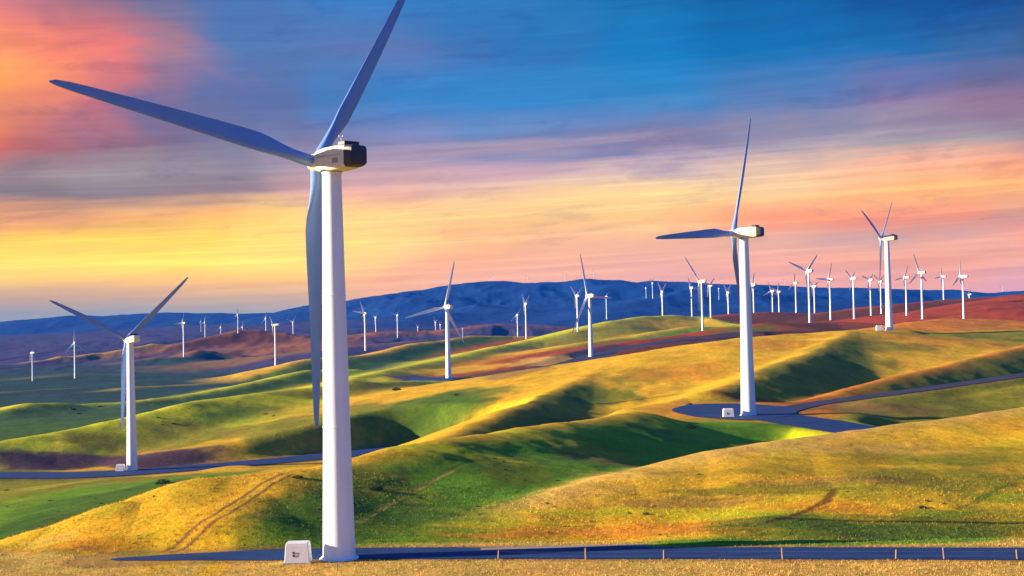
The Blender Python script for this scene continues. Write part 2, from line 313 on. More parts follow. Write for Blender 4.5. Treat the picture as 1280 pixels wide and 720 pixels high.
def terrain(X, Y):
    Z = base_plane(X, Y); D = np.sqrt(X*X+Y*Y)
    C = np.empty(X.shape+(3,)); C[:] = DGREEN
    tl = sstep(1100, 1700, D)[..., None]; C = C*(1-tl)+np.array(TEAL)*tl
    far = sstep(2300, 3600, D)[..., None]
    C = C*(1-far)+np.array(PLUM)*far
    K = 0.5+0.0055*D
    for pts, sl, sr, r, cl, cr in RIDGES:
        p3 = [P(*q) for q in pts]
        reach = (max(q[2] for q in p3)+75)/min(sl, sr)+2*r
        dn = [math.hypot(q[0], q[1]) for q in p3]
        j0 = int(np.searchsorted(D[:, 0], min(dn)*0.9-reach)); j1 = int(np.searchsorted(D[:, 0], max(dn)+reach))
        FX, FY, FZ, FC, FK = X, Y, Z, C, K
        X = FX[j0:j1]; Y = FY[j0:j1]; Z = FZ[j0:j1]; C = FC[j0:j1]; K = FK[j0:j1]
        zi, dd, sg = ridge_height(X, Y, p3, sl, sr, r)
        h = np.maximum(K-np.abs(Z-zi), 0)/K
        t = np.clip((zi-Z)/(K*1.2)+0.5, 0, 1)[..., None]
        Z = np.maximum(Z, zi)+h*h*K*0.2
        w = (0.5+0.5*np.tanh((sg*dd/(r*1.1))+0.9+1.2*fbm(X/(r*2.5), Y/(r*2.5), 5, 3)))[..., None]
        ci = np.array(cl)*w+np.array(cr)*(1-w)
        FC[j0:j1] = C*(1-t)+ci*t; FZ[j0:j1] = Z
        X, Y, Z, C, K = FX, FY, FZ, FC, FK
    # foreground shelf at the level of the road
    edge = 248-0.075*X
    zi = 0.0-0.38*np.maximum(np.sqrt(np.maximum(Y-edge, 0)**2+9)-3, 0)+0*X
    zi = np.where(Y < 60, zi-(60-Y)*0.03, zi)
    K2 = 2.0
    h = np.maximum(K2-np.abs(Z-zi), 0)/K2
    t = (np.clip((zi-Z)/1.2+0.5, 0, 1)*(Y < 300))[..., None]
    Z = np.where(Y < 330, np.maximum(Z, zi)+h*h*K2*0.2, Z)
    C = C*(1-t)+np.array(STRAW)*t
    # relief
    n1 = fbm(X/38, Y/38, 3, 4); n2 = fbm(X/9, Y/9, 9, 3)
    Z = Z+n1*(1.6*sstep(262, 330, Y)+0.25)+n2*0.45
    n3 = fbm(X/170, Y/170, 21, 4); Z = Z+n3*10*sstep(1300, 2400, D)
    mt = sstep(4300, 6500, D)
    Z = Z+sstep(2500, 3000, D)*(1-mt)*(fbm(X/240, Y/420, 61, 5, True)-.1)*20
    n4 = fbm(X/900, Y/1100, 31, 5, True); n5 = fbm(X/330, Y/420, 41, 4, True)
    z0 = np.clip((Z-0)/140, 0, 1)
    edge9 = 1-0.85*np.exp(-((Y-9050)/260.0)**2)
    Z = Z+mt*((n4-.12)*110+(n5-.1)*45)*z0*edge9
    for pts, w, b in CORR:
        dd, zc, _ = poly_dist(X, Y, pts, False)
        k = 1-sstep(w, w+b, dd)
        Z = Z*(1-k)+zc*k
    return Z, C

# ---- positions of turbines
for t in TURB:
    if t.get('sky'): continue
    hx, hy = t['hub']; by = t['base']; d = t.get('d')
    if d is None: d = F*TH/(by-hy)
    hubp = Vector(P(hx, hy, d))
    s = (by-hy)*d/F/TH                                   # size of this machine
    if d > 1500 and s < 0.85: s = max(s, 0.62)
    t['s'] = s
    ax = Vector((-math.sin(t['a']), math.cos(t['a']), 0.0)) # from tower towards the rotor
    t['axis'] = ax
    base = hubp-ax*4.1*s; base.z -= (TH+0.0)*s
    t['basep'] = base; t['hubp'] = hubp; t['dd'] = d

# roads and pads
near_road = [PZ(x, y, 0.0) for x, y in [(140,698.3),(175,697.3),(260,694.5),(400,692),(520,691),(640,690.5),(800,690.5),(950,690.5),(1120,691),(1280,691.5),(1420,692)]]
left_road = [PZ(x, y, z) for x, y, z in [(-160,591,-33),(-60,594,-33),(20,594,-33),(90,594,-33),(160,591,-33),(250,584,-32.6),(300,580,-32.4),(350,575.5,-32.2),(400,571,-32),(440,567,-31.7),(500,560,-31)]]
t2 = TURB[1]['basep']
_c = PZ(915,513.5,2.4)
pad2 = [(_c[0]-2, _c[1]-24, 2.4), (_c[0]-2, _c[1]+26, 2.4), (t2.x+4, t2.y, 2.4)]
pad_road_a = [PZ(935,517,2.4), PZ(985,524,2.0), PZ(1020,529,1.6), PZ(1060,536,0.8), PZ(1120,545,0)]
pad_road_b = [PZ(960,519,2.4), PZ(1000,508,2.6), PZ(1060,499,4.0), PZ(1120,491,5.5), PZ(1200,480,7.5), PZ(1290,467,10), PZ(1400,452,13)]
t5 = TURB[4]['basep']; t6 = TURB[5]['basep']
mid_road = [P(500,470,1390), P(520,474,1345), P(558,474.5,1330), P(600,473,1330), P(650,465,1370), P(700,457,1450), P(739,448,1540), P(790,434,1590), P(870,421,1640), P(950,415.5,1640), P(1010,415,1560)]
corridor([(p[0]*.94, p[1]-46, p[2]-1.0) for p in left_road if p[0] > -95], 34, 40); corridor(near_road, 6.5, 8); corridor(left_road, 17, 22)
corridor(pad2, 33, 22); corridor(pad_road_a, 13, 10); corridor(pad_road_b, 7.5, 9); corridor(mid_road, 16, 26)
t3 = TURB[2]['basep']; corridor([(t3.x-14, t3.y+4, t3.z), (t3.x+10, t3.y+4, t3.z)], 8, 14)
t4 = TURB[3]['basep']; corridor([(t4.x-8, t4.y, t4.z), (t4.x+6, t4.y, t4.z)], 7, 16)

# ---- grid
AZ = np.concatenate([-np.pi/2*1.0*np.linspace(2, .28, 40)[:-1], np.linspace(-.44, -.36, 12)[:-1], np.linspace(-.36, .36, 800), np.linspace(.36, .44, 12)[1:], np.pi/2*np.linspace(.28, 2, 40)[1:]])
RR = np.concatenate([np.linspace(4, 150, 24)[:-1], 150*np.exp(np.linspace(0, math.log(400/150), 430))[:-1], 400*np.exp(np.linspace(0, math.log(13500/400), 620))])
A2, R2 = np.meshgrid(AZ, RR)
GX = R2*np.sin(A2); GY = R2*np.cos(A2)
GZ, GC = terrain(GX, GY)
def gsample(x, y):
    r = math.hypot(x, y); a = math.atan2(x, y)
    i = int(np.clip(np.searchsorted(AZ, a)-1, 0, len(AZ)-2)); j = int(np.clip(np.searchsorted(RR, r)-1, 0, len(RR)-2))
    u = np.clip((a-AZ[i])/(AZ[i+1]-AZ[i]), 0, 1); v = np.clip((r-RR[j])/(RR[j+1]-RR[j]), 0, 1)
    return float((GZ[j, i]*(1-u)+GZ[j, i+1]*u)*(1-v)+(GZ[j+1, i]*(1-u)+GZ[j+1, i+1]*u)*v)
# seat each turbine on the ground
for t in TURB:
    if t.get('sky'):
        best = None; a0, _ = ray(t['px'], 352)
        for d in np.linspace(8700, 9300, 25):
            z = gsample(a0*d, d); e = (z-CAMH)/d
            if best is None or e > best[0]: best = (e, d, z)
        d = best[1]; t['basep'] = Vector((a0*d, d, best[2]-1)); t['s'] = 0.62*random.uniform(.6, 1.15); t['a'] = random.uniform(.2, 1.0)
        t['axis'] = Vector((-math.sin(t['a']), math.cos(t['a']), 0)); t['hubp'] = t['basep']+t['axis']*4.1+Vector((0, 0, TH*t['s'])); t['dd'] = d
        continue
    d = t['dd']; b = t['basep']
    if d < 1720:
        g = gsample(b.x, b.y); rad = 14 if d < 1100 else 45; GZ += (b.z-g)*np.exp(-((GX-b.x)**2+(GY-b.y)**2)/(rad*rad)); continue
    # far ones: choose the distance at which ground, tower height and picture agree
    a0, b0 = ray(*t['hub']); best = None; top = -9
    aB, _ = ray(t['hub'][0]+1, t['base'])
    for q in np.geomspace(1200, 9000, 260):
        g = gsample(aB*q, q); top = max(top, (g-CAMH)/q)
        if q < d*.6 or q > d*1.7: continue
        vis = (t['base']-t['hub'][1])/F; app = b0-top              # visible tower, as an angle
        H = (b0*q+CAMH)-g
        if H < 12: continue
        cost = ((app-vis)*F/1.5)**2+(math.log(H/TH)*5)**2+(math.log(q/d)*3)**2
        if best is None or cost < best[0]: best = (cost, q, g, H, app*F)
    _, q, g, H, app = best
    t['s'] = H/TH; t['dd'] = q; t['hubp'] = Vector((a0*q, q, CAMH+b0*q))
    bb = t['hubp']-t['axis']*4.1*t['s']; bb.z = gsample(bb.x, bb.y)
    t['s'] = (t['hubp'].z-bb.z)/TH; t['basep'] = bb; t['app'] = (round(app), t['base']-t['hub'][1], round(t['s'], 2))
print([t['app'] for t in TURB if 'app' in t])
for t in TURB:
    if t.get('sky'): continue
    b = t['basep']; g = gsample(b.x, b.y); t['gap'] = b.z-g

def hit(px, py):
    a, b = ray(px, py); az = math.atan(a)
    i = int(np.clip(np.searchsorted(AZ, az)-1, 0, len(AZ)-2)); u = (az-AZ[i])/(AZ[i+1]-AZ[i])
    zc = GZ[:, i]*(1-u)+GZ[:, i+1]*u; yy = RR*math.cos(az)
    f = zc-(CAMH+b*yy)
    w = np.where((f >= 0) & (RR > 60))[0]
    if len(w) == 0: return None
    j = w[0]; v = f[j-1]/(f[j-1]-f[j]) if j > 0 and f[j-1] < 0 else 1.0
    d = yy[j-1]+(yy[j]-yy[j-1])*v
    return (a*d, d, CAMH+b*d)

# ---- vegetation and soil patches, some painting hill shade into the ground colour: (px, py, half width px, half height px, colour, strength)
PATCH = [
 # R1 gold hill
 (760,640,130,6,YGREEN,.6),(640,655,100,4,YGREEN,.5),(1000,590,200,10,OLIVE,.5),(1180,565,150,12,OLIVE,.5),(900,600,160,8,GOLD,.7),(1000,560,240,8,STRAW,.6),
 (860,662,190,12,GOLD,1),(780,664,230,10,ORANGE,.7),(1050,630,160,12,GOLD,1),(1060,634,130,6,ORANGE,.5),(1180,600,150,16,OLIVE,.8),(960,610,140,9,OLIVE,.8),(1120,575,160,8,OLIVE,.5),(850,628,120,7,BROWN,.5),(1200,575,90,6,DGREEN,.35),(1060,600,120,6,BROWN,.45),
 (1120,665,260,12,DGREEN,.9),(1000,676,330,5,GREEN,.95),(1230,645,90,14,OLIVE,.7),(1170,640,60,6,GREEN,.5),(1250,620,60,8,GREEN,.6),  # green foot of the hill; its dark green also paints in shade
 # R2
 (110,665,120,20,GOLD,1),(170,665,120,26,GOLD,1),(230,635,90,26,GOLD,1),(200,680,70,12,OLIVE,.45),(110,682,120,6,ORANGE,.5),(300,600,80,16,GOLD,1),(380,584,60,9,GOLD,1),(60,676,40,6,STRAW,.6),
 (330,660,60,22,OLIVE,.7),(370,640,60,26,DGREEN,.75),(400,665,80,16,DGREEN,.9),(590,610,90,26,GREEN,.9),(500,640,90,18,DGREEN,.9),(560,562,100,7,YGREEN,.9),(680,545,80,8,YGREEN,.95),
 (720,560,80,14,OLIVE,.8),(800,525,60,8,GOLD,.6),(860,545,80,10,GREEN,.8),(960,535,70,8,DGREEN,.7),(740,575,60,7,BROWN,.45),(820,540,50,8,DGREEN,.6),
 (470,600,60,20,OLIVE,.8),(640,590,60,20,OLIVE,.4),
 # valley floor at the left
 (120,620,200,16,GREEN,.9),(60,650,130,18,DGREEN,1),(180,612,90,10,DGREEN,.9),(40,610,60,5,YGREEN,.35),  # green floor, with the valley's shade painted in as dark green
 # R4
 (60,560,100,10,YGREEN,.9),(180,525,140,10,YGREEN,.95),(330,500,140,9,YGREEN,.95),(250,545,150,14,OLIVE,.9),(330,520,110,8,GREEN,.5),(390,530,110,20,OLIVE,1),(470,495,60,8,GOLD,.5),(520,506,110,18,OLIVE,1),(440,515,60,20,OLIVE,.9),(540,520,80,22,DGREEN,.8),(590,492,50,10,DGREEN,.7),(480,535,70,16,DGREEN,.6),  # olive and dark green here paint the shade on the right flank
 (700,508,60,14,OLIVE,.8),(760,495,50,14,DGREEN,.8),(800,470,40,10,DGREEN,.6),(990,465,60,22,OLIVE,.7),(1060,445,60,16,DGREEN,.6),(1100,432,70,9,DGREEN,.6),(1240,455,60,9,OLIVE,.7),(850,465,90,12,ORANGE,.5),(960,430,70,8,ORANGE,.55),(1180,425,90,6,ORANGE,.5),  # olive and dark green paint shade onto the spurs' right flanks
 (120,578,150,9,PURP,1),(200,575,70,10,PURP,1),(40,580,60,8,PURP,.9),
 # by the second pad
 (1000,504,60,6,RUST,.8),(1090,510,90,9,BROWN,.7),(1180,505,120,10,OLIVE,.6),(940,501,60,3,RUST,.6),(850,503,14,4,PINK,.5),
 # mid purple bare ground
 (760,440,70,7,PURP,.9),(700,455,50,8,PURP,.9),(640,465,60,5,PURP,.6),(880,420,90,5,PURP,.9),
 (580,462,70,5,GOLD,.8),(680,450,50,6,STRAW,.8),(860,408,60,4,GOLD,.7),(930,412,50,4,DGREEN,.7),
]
TRACKS = [ # tracks and gullies: (points, half width m, colour, strength)
 ([(198,690),(230,672),(270,642),(310,616),(352,592)], .22, BROWN, .9),
 ([(213,690),(246,672),(286,642),(326,616),(367,592)], .22, BROWN, .9),
 ([(75,690),(105,682),(130,690)], .4, BROWN, .5),
 ([(448,652),(500,622),(540,600),(565,588)], .5, STRAW, .55),
 ([(452,648),(504,618),(544,596),(590,574)], .4, DGREEN, .55),
 ([(958,652),(985,645),(1010,636),(1032,624),(1040,612)], .6, MAROON, .8),
 ([(1215,628),(1240,612),(1262,604)], .7, DGREEN, .6),
]
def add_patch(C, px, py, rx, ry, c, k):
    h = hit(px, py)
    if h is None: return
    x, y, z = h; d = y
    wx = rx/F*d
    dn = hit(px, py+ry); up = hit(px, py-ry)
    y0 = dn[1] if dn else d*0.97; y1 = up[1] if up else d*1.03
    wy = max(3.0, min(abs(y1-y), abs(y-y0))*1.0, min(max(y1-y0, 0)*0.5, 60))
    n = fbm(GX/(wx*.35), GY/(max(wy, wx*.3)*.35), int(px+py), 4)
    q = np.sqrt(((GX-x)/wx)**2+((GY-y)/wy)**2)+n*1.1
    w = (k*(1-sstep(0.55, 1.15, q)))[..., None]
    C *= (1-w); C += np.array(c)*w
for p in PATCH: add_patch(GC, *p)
for pts, w, c, k in TRACKS:
    q = [h for h in (hit(*p) for p in pts) if h]
    if len(q) < 2: continue
    dd, _, _ = poly_dist(GX, GY, q, False)
    dd = dd+fbm(GX/4, GY/4, 77, 2)*w
    m = (k*(1-sstep(w*.6, w*1.6+.25, dd)))[..., None]
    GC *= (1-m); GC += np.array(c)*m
# bare shoulders beside roads
for pts, w, c, k in [(near_road, 7.0, BROWN, .5), (left_road, 18, PURP, .5), (pad2, 27, ORANGE, .55), (pad_road_b, 8, BROWN, .8), (pad_road_a, 10, BROWN, .7)]:
    dd, _, _ = poly_dist(GX, GY, pts, False)
    m = (k*(1-sstep(w, w*1.25, dd+fbm(GX/7, GY/7, 55, 2)*2)))[..., None]
    GC *= (1-m); GC += np.array(c)*m

nr, na = GX.shape
me = bpy.data.meshes.new('terrain')
me.vertices.add(nr*na); co = np.stack([GX, GY, GZ], -1).astype(np.float32)
me.vertices.foreach_set('co', co.ravel())
jj, ii = np.meshgrid(np.arange(nr-1), np.arange(na-1), indexing='ij')
a = jj*na+ii; q = np.stack([a, a+na, a+na+1, a+1], -1).reshape(-1, 4).astype(np.int32)
me.loops.add(q.size); me.loops.foreach_set('vertex_index', q.ravel())
me.polygons.add(len(q)); me.polygons.foreach_set('loop_start', np.arange(0, q.size, 4, dtype=np.int32)); me.polygons.foreach_set('loop_total', np.full(len(q), 4, dtype=np.int32))
me.polygons.foreach_set('use_smooth', np.ones(len(q), dtype=bool))
me.update(calc_edges=True)
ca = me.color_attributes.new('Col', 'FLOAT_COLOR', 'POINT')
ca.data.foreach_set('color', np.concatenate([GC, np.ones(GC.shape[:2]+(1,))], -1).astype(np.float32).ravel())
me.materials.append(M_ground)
if me.polygons[0].normal.z < 0: me.flip_normals()
terr = link(bpy.data.objects.new('terrain', me)); tag(terr, kind='structure')

# ------------------------------------------------------------------ roads as strips
def resample(pts, step):
    out = [Vector(pts[0])]
    # Catmull-Rom through the points
    P4 = [Vector(p) for p in pts]
    for i in range(len(P4)-1):
        p0 = P4[max(i-1, 0)]; p1 = P4[i]; p2 = P4[i+1]; p3 = P4[min(i+2, len(P4)-1)]
        n = max(2, int((p2-p1).length/step))
        for k in range(1, n+1):
            t = k/n
            out.append(0.5*((2*p1)+(p2-p0)*t+(2*p0-5*p1+4*p2-p3)*t*t+(3*p1-p0-3*p2+p3)*t**3))
    return out
def strip(name, pts, w, mat, lift=0.08, step=4.0, nx=6, wob=0.0, taper=False):
    pp = resample(pts, step); vs = []; fs = []; w0 = w
    for i, p in enumerate(pp):
        a = pp[max(i-1, 0)]; b = pp[min(i+1, len(pp)-1)]; t = (b-a); t.z = 0; t.normalize(); n = Vector((-t.y, t.x, 0))
        w = w0*min(1.0, .12+.88*(i*step/26.0)**.7) if taper else w0
        for k in range(nx+1):
            e = (k/nx*2-1)
            ww = w*(1+wob*float(fbm(np.array([i*.31]), np.array([k*5.3+w0]), 3, 3)[0]))
            q = p+n*e*ww; z = gsample(q.x, q.y)
            vs.append((q.x, q.y, max(z, p.z-1.0)+lift))
    for i in range(len(pp)-1):
        for k in range(nx):
            a = i*(nx+1)+k; fs.append((a, a+1, a+nx+2, a+nx+1))
    m = mesh_from(name, vs, fs, mat); 
    o = link(bpy.data.objects.new(name, m)); tag(o, kind='structure'); return o
strip('road', near_road, 5.8, M_road, .10, 1.2, 8, .16, True)
strip('road', left_road, 14, M_road, .30, 5.0, 8, .15)
strip('road', pad_road_a, 12.0, M_road, .16, 3.0, 6, .15)
strip('road', pad_road_b, 6.5, M_grit, .20, 4.0, 5, .1)
strip('road', mid_road, 14, M_grit, .5, 8.0, 6, .2)
# oval pads
def pad(name, c, rx, ry, mat, lift=.2, rot=0):
    vs = [(c[0], c[1], gsample(c[0], c[1])+lift)]; fs = []; n = 64; rings = 7
    for r in range(1, rings+1):
        for k in range(n):
            t = k/n*2*math.pi; w = r/rings*(1+.015*math.sin(3*t+1)+.01*math.sin(7*t))
            x = rx*w*math.cos(t); y = ry*w*math.sin(t)
            X = c[0]+x*math.cos(rot)-y*math.sin(rot); Y = c[1]+x*math.sin(rot)+y*math.cos(rot)
            vs.append((X, Y, gsample(X, Y)+lift))
    for k in range(n): fs.append((0, 1+k, 1+(k+1) % n))
    for r in range(rings-1):
        for k in range(n):
            a = 1+r*n+k; b = 1+r*n+(k+1) % n; fs.append((a, a+n, b+n, b))
    o = link(bpy.data.objects.new(name, mesh_from(name, vs, fs, mat))); tag(o, kind='structure'); return o
c2 = PZ(915, 513.5, 2.4); pad('turbine_pad', c2, 23, 46, M_road, .22)
pad('turbine_pad', (t5.x-14, t5.y+2, 0), 30, 24, M_road, .6)
pad('turbine_pad', (t6.x+6, t6.y+2, 0), 30, 34, M_grit, .62)
pad('turbine_pad', (t3.x+2, t3.y-6, 0), 17, 12, M_grit, .2)
# pale gravel track behind the near road
strip('track', [PZ(600,684.5,0.2), PZ(660,681.5,.35), PZ(720,679,.5), PZ(770,677,.6), PZ(810,676.5,.7)], 1.1, M_pale, .12, 2.0, 3)
# ------------------------------------------------------------------ turbine meshes
def ring(cx, cy, z, r, n=40): return [(cx+r*math.cos(k/n*2*math.pi), cy+r*math.sin(k/n*2*math.pi), z) for k in range(n)]
def make_tower():
    H = TH-2.0; rings = []
    def R(z): return 2.62*(1-z/H)+1.62*(z/H)+0.12*math.exp(-z/3)
    rings += [ring(0, 0, -6, 3.3), ring(0, 0, 0.18, 3.3), ring(0, 0, 0.2, R(0)+.22), ring(0, 0, .45, R(0)+.22), ring(0, 0, .47, R(0))]
    for zf in (0.34, 0.68):
        z = H*zf
        rings += [ring(0, 0, z-.14, R(z)), ring(0, 0, z-.12, R(z)+.05), ring(0, 0, z+.12, R(z)+.05), ring(0, 0, z+.14, R(z))]
    rings += [ring(0, 0, H-.3, R(H)), ring(0, 0, H-.28, R(H)+.12), ring(0, 0, H, R(H)+.12)]
    vs, fs = loft(rings)
    m = mesh_from('tower', vs, fs, M_white); 
    return m
def airfoil(ch, th, n=10):
    xs = [(1-math.cos(math.pi*k/n))/2 for k in range(n+1)]
    def yt(x): return 5*th*(0.2969*math.sqrt(x)-.126*x-.3516*x*x+.2843*x**3-.1036*x**4)
    up = [((x-.32)*ch, yt(x)*ch+0.03*ch*math.sin(math.pi*x)) for x in xs]
    lo = [((x-.32)*ch, -yt(x)*ch*.8+0.03*ch*math.sin(math.pi*x)) for x in reversed(xs[1:-1])]
    return up+lo
def make_blade():
    # along +Z, chord along X, thickness along Y
    st = [(0.0,0), (0.03,0), (0.07,.25), (0.12,.65), (0.17,.92), (0.22,1), (0.3,1), (0.4,1), (0.52,1), (0.64,1), (0.75,1), (0.85,1), (0.93,1), (0.98,1), (1.0,1)]
    chord = lambda u: np.interp(u, [0,.07,.14,.2,.25,.4,.6,.8,.93,.985,1.0], [2.0,2.05,2.7,3.3,3.4,3.0,2.4,1.8,1.3,.8,.2])
    rings = []; n = 10
    for u, mixv in st:
        z = 1.2+u*(BL-1.2); c = float(chord(u)); th = float(np.interp(u, [0,.2,.5,1], [.5,.32,.2,.14]))
        af = airfoil(c, th, n); m = len(af); tw = math.radians(float(np.interp(u, [0,.2,.5,1], [16,12,5,0])))
        pts = []
        for k, (x, y) in enumerate(af):
            # matching circle point
            ang = math.pi*(1-k/n) if k <= n else -math.pi*(1-(2*n-k)/n)
            cx, cy = 1.05*math.cos(ang), 1.05*abs(math.sin(ang))*(1 if k <= n else -1)
            X = cx*(1-mixv)+x*mixv; Y = cy*(1-mixv)+y*mixv
            pts.append((X*math.cos(tw)-Y*math.sin(tw), X*math.sin(tw)+Y*math.cos(tw)+0.9*u*u, z))
        rings.append(pts)
    # densify by spline-free linear subdivision
    vs, fs = loft(rings)
    return mesh_from('blade', vs, fs, M_blade)
def make_bladew():
    m = make_blade(); m.materials[0] = M_white; return m
def oct_ring(y, w, h, cz, ch=.24, sh=0.0):
    """rounded-corner cross-section at position y on the nacelle axis"""
    a = w/2; b = h/2; cx = w*ch; out = []
    corners = [(a, -b), (a, b), (-a, b), (-a, -b)]
    seq = []
    for (px, pz), (d1, d2) in zip(corners, [((-1,0),(0,1)), ((0,-1),(-1,0)), ((1,0),(0,-1)), ((0,1),(1,0))]):
        r = cx*.62
        c = (px-math.copysign(r, px), pz-math.copysign(r, pz))
        for k in range(5): pass
        seq.append((px, pz, r, c))
    angs = [(-90, 0), (0, 90), (90, 180), (180, 270)]
    for (px, pz, r, c), (a0, a1) in zip(seq, angs):
        for k in range(5):
            t = math.radians(a0+(a1-a0)*k/4)
            out.append((c[0]+r*math.cos(t), y, cz+c[1]+r*math.sin(t)))
    return out
def make_nacelle():
    # local +Y points to the rotor, origin at tower top centre, z=0 at tower top
    st = [(2.9,2.2,2.3,1.9), (2.6,3.0,3.1,1.95), (1.6,3.5,3.7,2.0), (0,3.8,4.0,2.05), (-2.4,3.9,4.05,2.1), (-4.6,3.85,3.9,2.15), (-4.62,3.72,3.76,2.15), (-4.68,3.72,3.76,2.15), (-4.7,3.84,3.88,2.15), (-5.6,3.7,3.6,2.2)]
    vs, fs = loft([oct_ring(*s) for s in st]); return mesh_from('nacelle', vs, fs, M_nac)
def make_rear():
    st = [(-5.55,3.78,3.68,2.2), (-6.6,3.66,3.5,2.22), (-7.3,3.3,3.1,2.25), (-7.45,2.7,2.5,2.25)]
    vs, fs = loft([oct_ring(*s, .26) for s in st]); return mesh_from('rear_cover', vs, fs, M_dark)
def make_rearw():
    m = make_rear(); m.materials[0] = M_nac; return m
def make_cooler():
    bm = bmesh.new(); box_bm(bm, (0, -4.6, 4.35), (3.2, 1.9, .75), .16); box_bm(bm, (.4, -3.2, 4.25), (1.3, .9, .5), .1)
    return from_bm('roof_cooler', bm, M_dark)
def make_seam():
    bm = bmesh.new()
    for s in (1, -1):
        box_bm(bm, (s*1.93, -1.4, 2.5), (.09, 6.2, .12), .02)
        box_bm(bm, (s*1.95, -3.3, 1.6), (.06, 1.5, .9), .02)
    return from_bm('side_trim', bm, M_steel)
def make_mast():
    bm = bmesh.new(); box_bm(bm, (-.7, -3.6, 4.9), (.09, .09, 1.5)); box_bm(bm, (-.7, -3.6, 5.5), (.9, .07, .07)); box_bm(bm, (-1.1, -3.6, 5.68), (.2, .2, .3), .05); box_bm(bm, (-.3, -3.6, 5.68), (.2, .2, .3), .05)
    return from_bm('wind_sensor', bm, M_steel)
def make_yaw():
    vs, fs = loft([ring(0, 0, -.02, 1.78), ring(0, 0, .35, 1.9), ring(0, 0, .36, 1.6)]); return mesh_from('yaw_ring', vs, fs, M_dark)
def make_hub():
    st = [(-1.25,1.2), (-1.2,1.4), (-.2,1.6), (.6,1.55), (1.2,1.25), (1.7,.8), (1.95,.3), (2.0,.02)]; n = 24
    rings = [[(r*math.cos(k/n*2*math.pi), y, r*math.sin(k/n*2*math.pi)) for k in range(n)] for y, r in st]
    vs, fs = loft(rings); return mesh_from('hub', vs, fs, M_nac)
ME = {k: f() for k, f in dict(tower=make_tower, blade=make_blade, bladew=make_bladew, nacelle=make_nacelle, rear=make_rear, rearw=make_rearw, cool=make_cooler, seam=make_seam, mast=make_mast, yaw=make_yaw, hub=make_hub).items()}
for m in ME.values():
    bm = bmesh.new(); bm.from_mesh(m); bmesh.ops.recalc_face_normals(bm, faces=bm.faces); bm.to_mesh(m); bm.free()
for k in ('tower', 'nacelle', 'rear', 'rearw', 'yaw', 'hub', 'blade', 'bladew'):
    ME[k].set_sharp_from_angle(angle=math.radians(38))

def fit_blade(hub, axis, L, tip):
    """angle on the rotor disc and coning that bring the tip where the photograph has it"""
    r = axis.cross(Vector((0, 0, 1))).normalized(); u = r.cross(axis).normalized(); best = None
    for c in np.linspace(-.06, .17, 12):
        for th in np.linspace(0, 2*math.pi, 241):
            dr = (r*math.cos(th)+u*math.sin(th))*math.cos(c)+axis*math.sin(c)
            q = proj(hub+dr*L); e = (q[0]-tip[0])**2+(q[1]-tip[1])**2+ (c-.04)**2*400
            if best is None or e < best[0]: best = (e, dr.copy())
    return best[1]
GROUPS = 'wind turbines of the farm on the hills'
def build_turbine(t):
    s = t['s']; b = t['basep'].copy()
    root = empty('wind_turbine', b); tag(root, t['label'], 'wind turbine', GROUPS if not t.get('sky') else 'hair-thin turbines on the blue mountain skyline')
    tilt = 0.07 if t.get('det') else .05
    ax = (t['axis']+Vector((0, 0, tilt))).normalized()
    hub = t['hubp']-b                                            # relative to base
    tw = link(bpy.data.objects.new('tower', ME['tower']), root); tw.scale = ((s, s, s) if t['dd'] < 1700 else (s*.62, s*.62, s))
    rot = math.atan2(-t['axis'].x, t['axis'].y)
    nac = link(bpy.data.objects.new('nacelle', ME['nacelle']), root); nac.location = (0, 0, (TH-2.0)*s); nac.rotation_euler = (0, 0, rot); nac.scale = (s, s, s)
    rc = link(bpy.data.objects.new('rear_cover', ME['rear'] if t.get('dark', t.get('det')) else ME['rearw']), nac)
    if t.get('det') or t['dd'] < 1700:
        link(bpy.data.objects.new('roof_cooler', ME['cool']), nac); link(bpy.data.objects.new('wind_sensor', ME['mast']), nac); link(bpy.data.objects.new('yaw_ring', ME['yaw']), nac)
        link(bpy.data.objects.new('side_trim', ME['seam']), nac)
    # hub: local Y -> axis
    X = ax.cross(Vector((0, 0, 1))).normalized(); Z = X.cross(ax).normalized()
    M = Matrix((X, ax, Z)).transposed().to_4x4()
    hb = link(bpy.data.objects.new('hub', ME['hub']), root); hb.matrix_local = Matrix.Translation(hub)@M@Matrix.Scale(s, 4)
    t['L'] = max(t.get('L', 1.0), .42); L = BL*s*t['L']
    if t.get('sky'):
        ph = random.uniform(0, 2.1); dirs = [X*math.cos(ph+k*2.0944)+Z*math.sin(ph+k*2.0944) for k in range(3)]
    else:
        dirs = [fit_blade(t['hubp'], ax, L, tp) for tp in t['tips']]
        for tp, dr in zip(t['tips'], dirs):
            if t.get('det'): print('tip', tp, [round(v) for v in proj(t['hubp']+dr*L)])
    for dr in dirs:
        bz = dr.normalized(); bx = bz.cross(ax).normalized(); by = bz.cross(bx).normalized()
        if by.dot(ax) < 0: by = -by; bx = by.cross(bz).normalized()
        MM = Matrix((bx, by, bz)).transposed().to_4x4()
        w = s*(1.0 if t['dd'] < 1700 else 1.05)
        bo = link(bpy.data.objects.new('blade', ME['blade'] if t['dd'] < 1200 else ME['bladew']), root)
        bo.matrix_local = Matrix.Translation(hub)@MM@Matrix.Diagonal((w, w, s*t.get('L', 1.0), 1))
    return root
sk = ['barely visible turbine on the skyline of the blue mountain']
for t in TURB:
    if t.get('sky'): t['label'] = 'hair-thin faint turbine standing on the skyline of the far blue mountain'
    build_turbine(t)
print('gaps', [(i, round(t['gap'], 1)) for i, t in enumerate(TURB) if 'gap' in t and abs(t['gap']) > .6])

